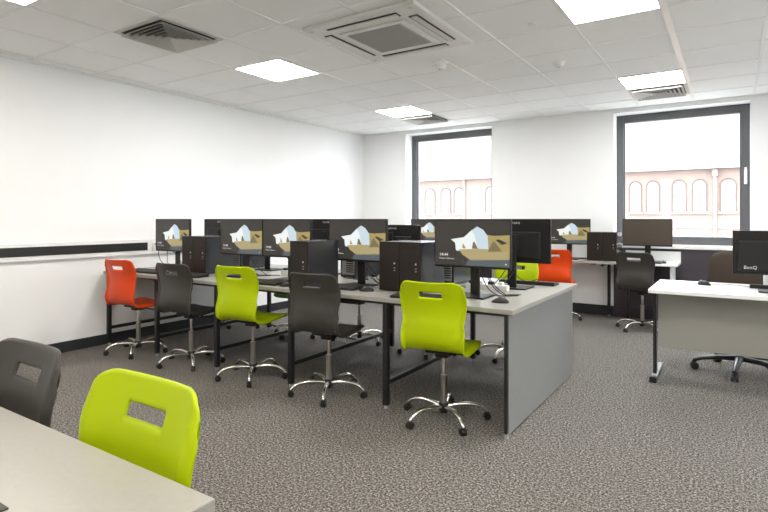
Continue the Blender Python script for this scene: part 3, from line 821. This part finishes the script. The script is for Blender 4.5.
def make_mouse():
    t = thing('computer_mouse', 'x', 'mouse')
    bm = bmesh.new(); n, k = 14, 20; rings = []
    for i in range(n+1):
        u = i/n; y = -.054 + .108*u
        w = .030*max(.02, math.sin(PI*min(1, max(0, u)))**.42)*(1-.08*math.cos(2*PI*u)); hgt = .034*max(.05, math.sin(PI*(u*.9+.02)))**.75
        rings.append([bm.verts.new((w*math.cos(PI*j/k), y, hgt*math.sin(PI*j/k)**.8)) for j in range(k+1)])
    for a, b in zip(rings, rings[1:]):
        for j in range(k): bm.faces.new((a[j], a[j+1], b[j+1], b[j]))
    bm.faces.new(rings[0]); bm.faces.new(rings[-1][::-1])
    for a, b in zip(rings, rings[1:]): bm.faces.new((a[k], a[0], b[0], b[k]))
    bmesh.ops.recalc_face_normals(bm, faces=bm.faces); obj('shell', bm, M['black'], t, True, sharp=60)
    bm = bmesh.new(); cyl(bm, (-.004,.028,.028), .009, .009, .008, 14, axis='X'); obj('scroll_wheel', bm, M['steelgrey'], t)
    return t
ms0 = make_mouse(); mf = [True]
def mouse(x, y, deg, label, z=HT):
    t = ms0 if mf[0] else copy_tree(ms0); mf[0] = False
    t.location = (x, y, z+.0005); t.rotation_euler = (0, 0, math.radians(deg)); tag(t, label, 'mouse')
mouse(-1.20, 3.15, -80, 'black mouse alone on the near end corner of the bench')
mouse(-2.19, 3.13, -70, 'black mouse beside the keyboard left of the twin towers')
mouse(-2.86, 3.02, -60, 'black mouse at the foot of the single tower')
mouse(-.185, 4.87, 60, "grey-black mouse on the left of the teacher's desk")
mouse(-.67, 6.98, 20, 'black mouse on the small white desk under the window')
mouse(-4.42, 3.05, 0, 'black mouse behind the first charcoal chair')
bm = bmesh.new(); tube(bm, [(.16,4.56,HT+.006),(.30,4.545,HT+.006)], .0055, 8); tag(obj('pen', bm, M['black'], smooth=True), "black pen on the front edge of the teacher's desk", 'pen')
bm = bmesh.new(); box(bm, .20, .47, 4.93, 5.06, HT+.0005, HT+.105, bev=.004); 
for k in range(9): box(bm, .198, .472, 4.928, 5.062, HT+.008+k*.0105, HT+.0095+k*.0105)
tag(obj('paper_stack', bm, M['paper']), "white stack of paper behind the teacher's monitor", 'paper')

# ================================================================= CABLES
def cable(pts, r, label, group=None, m='black'):
    bm = bmesh.new(); tube(bm, catmull(pts, 8), r, 6)
    return tag(obj('cable', bm, M[m], smooth=True), label, 'cable', group)
Z0 = HT+.004
def drops(x, y, side, label, n=3, dirx=1):
    """leads that hang from the back of a monitor and pool on the desktop"""
    for k in range(n):
        rnd = random.Random(x*31+k*7)
        a = x + rnd.uniform(-.08, .08); e = a + dirx*rnd.uniform(.06, .22)
        s = side*1.0
        cable([(a, y+s*.022, HT+.20+.01*k), (a+.01, y+s*.075, HT+.14), (a+dirx*.05, y+s*(.10+.02*k), HT+.05), (a+dirx*.10, y+s*(.13+.02*k), Z0+.002), (e+dirx*.05, y+s*(.11+.04*k), Z0), (e+dirx*.12, y+s*(.17+.03*k), Z0)],
              .0032, label, 'leads pooled behind the bench monitors')
for (x, y, s) in ((-4.665,3.33,1),(-3.695,3.33,1),(-3.148,3.33,1),(-2.42,3.34,1),(-1.452,3.30,1)):
    drops(x, y, s, 'black lead hanging behind a bench monitor onto the desktop', 3)
for (x, y, s) in ((-1.372,3.90,-1),(-2.45,3.90,-1),(-3.17,3.90,-1),(-4.65,3.90,-1)):
    drops(x, y, s, 'black lead hanging behind a bench monitor onto the desktop', 3, -1)
for k, x in enumerate((-5.02, -4.93)):
    cable([(XL+.04, 3.52+.11*k, .95), (XL+.09, 3.5+.1*k, .84), (x, 3.44, Z0+.05), (x+.08, 3.50, Z0), (x+.2, 3.47, Z0)], .0035, 'black lead dropping from the wall socket to the bench', 'leads from the wall sockets')
cable([(-1.20, 3.21, Z0), (-1.22, 3.28, Z0), (-1.28, 3.36, Z0), (-1.36, 3.42, Z0), (-1.5, 3.44, Z0)], .0022, 'thin lead of the mouse at the bench end')
cable([(-1.30, 4.11, Z0), (-1.27, 4.05, Z0+.01), (-1.22, 4.0, Z0+.06), (-1.30, 3.96, Z0+.04), (-1.38, 3.93, Z0+.10), (-1.43, 3.915, Z0+.2)], .0025, 'looped lead by the stand of the rear facing monitor at the bench end')
cable([(-.19, 4.93, Z0), (-.10, 4.90, Z0), (0, 4.97, Z0), (.10, 4.90, Z0), (.17, 4.84, Z0)], .0022, "thin grey lead across the teacher's desk", None, 'steelgrey')
# power strip between the halves of the bench
def strip(x, y, label):
    t = thing('power_strip', label, 'power strip', (x, y, HT+.0005), 0, 'power strips on the bench')
    bm = bmesh.new(); box(bm, -.16, .16, -.028, .028, 0, .04, bev=.005); obj('casing', bm, M['trunk'], t)
    for k in range(4):
        bm = bmesh.new(); a = -.12 + k*.075; box(bm, a-.018, a+.018, -.02, .02, .040, .062, bev=.003); obj('plug', bm, M['black' if k % 2 == 0 else 'trunk'], t)
strip(-1.50, 3.68, 'white power strip with plugs behind the largest screen')
strip(-3.35, 3.66, 'white power strip with plugs behind the two joined screens')
strip(-2.35, 3.64, 'white power strip with plugs behind the fourth screen')
bm = bmesh.new(); box(bm, -2.02, -1.36, 7.15, 7.30, HT+.0005, HT+.012, bev=.003)
tag(obj('cable_tidy', bm, M['black']), 'flat black cable tidy behind the far monitor', 'cable tidy')

# ================================================================= OUTSIDE
bm = bmesh.new(); box(bm, -60, 60, -60, 60, -4.2, -4.0); g = obj('ground', bm, M['ground']); struct(g)
t = thing('brick_building', 'pale brick building with arched windows seen through both windows', 'building', (0, 18, 0))
EZ = 2.76
wins = [(-2.68,-2.32),(-2.20,-1.83),(-1.51,-1.13),(-.99,-.61),(-.30,.10),(-3.9,-3.5),(-3.4,-3.0),(-9.86,-9.42),(-9.18,-8.76),(-8.64,-8.26),(-7.4,-7.0),(-6.7,-6.3),(-5.9,-5.5),(-5.2,-4.8),(.8,1.2),(1.5,1.9),(2.2,2.6)]
bm = bmesh.new(); box(bm, -16, 8, 0, 6, -4, EZ)
obj('wall', bm, M['brick'], t)
bm = bmesh.new()
R0 = [(-16,-.25,EZ),(8,-.25,EZ),(8,3.2,EZ+2.0),(-16,3.2,EZ+2.0),(8,6.2,EZ),(-16,6.2,EZ)]
v = [bm.verts.new(p) for p in R0]; bm.faces.new((v[0],v[1],v[2],v[3])); bm.faces.new((v[3],v[2],v[4],v[5])); bm.faces.new((v[0],v[3],v[5])); bm.faces.new((v[1],v[4],v[2])); bm.faces.new((v[0],v[5],v[4],v[1]))
obj('roof', bm, M['slate'], t)
bm = bmesh.new(); box(bm, -16, 8, -.30, -.18, EZ-.07, EZ+.01); obj('gutter', bm, M['steelgrey'], t)
bm = bmesh.new(); box(bm, -16, 8, -.04, 0, .98, 1.04); obj('string_course', bm, M['stone'], t)
for (x0, x1) in wins:
    x0 += .03; x1 -= .03; z0, z1 = 1.46, 2.38; r = (x1-x0)/2; cx = (x0+x1)/2; K = 12
    arch = lambda rr, z: [(cx+rr*math.cos(PI*k/K), z+rr*math.sin(PI*k/K)) for k in range(K+1)]
    bm = bmesh.new()
    o = [(cx+r+.035, z0)] + arch(r+.035, z1-r) + [(cx-r-.035, z0)]; i_ = [(cx+r, z0)] + arch(r, z1-r) + [(cx-r, z0)]
    A = [bm.verts.new((p[0], -.04, p[1])) for p in o]; B = [bm.verts.new((p[0], -.04, p[1])) for p in i_]
    D = [bm.verts.new((p[0], 0, p[1])) for p in o]; E_ = [bm.verts.new((p[0], 0, p[1])) for p in i_]
    for k in range(len(A)-1):
        bm.faces.new((A[k], A[k+1], B[k+1], B[k])); bm.faces.new((A[k], D[k], D[k+1], A[k+1])); bm.faces.new((B[k], B[k+1], E_[k+1], E_[k]))
    f = obj('arched_window', bm, M['arch'], t)
    bm = bmesh.new(); poly(bm, i_, -.004, 0); box(bm, cx-.012, cx+.012, -.02, -.004, z0, z1-.02, mi=1); box(bm, x0, x1, -.02, -.004, z0+.42, z0+.45, mi=1)
    obj('pane', bm, [M['farwin'], M['stone']], f)
    bm = bmesh.new(); box(bm, x0-.08, x1+.08, -.10, 0, z0-.06, z0); obj('sill', bm, M['stone'], f)
bm = bmesh.new(); cyl(bm, (-.42,-.08,-4), .045, .045, 4+EZ-.05, 12); box(bm, -.49,-.35,-.16,-.01, EZ-.28, EZ-.1); obj('downpipe', bm, M['stone'], t)
bm = bmesh.new(); cyl(bm, (-8.2,-.08,-4), .045, .045, 4+EZ-.05, 12); obj('downpipe', bm, M['stone'], t)
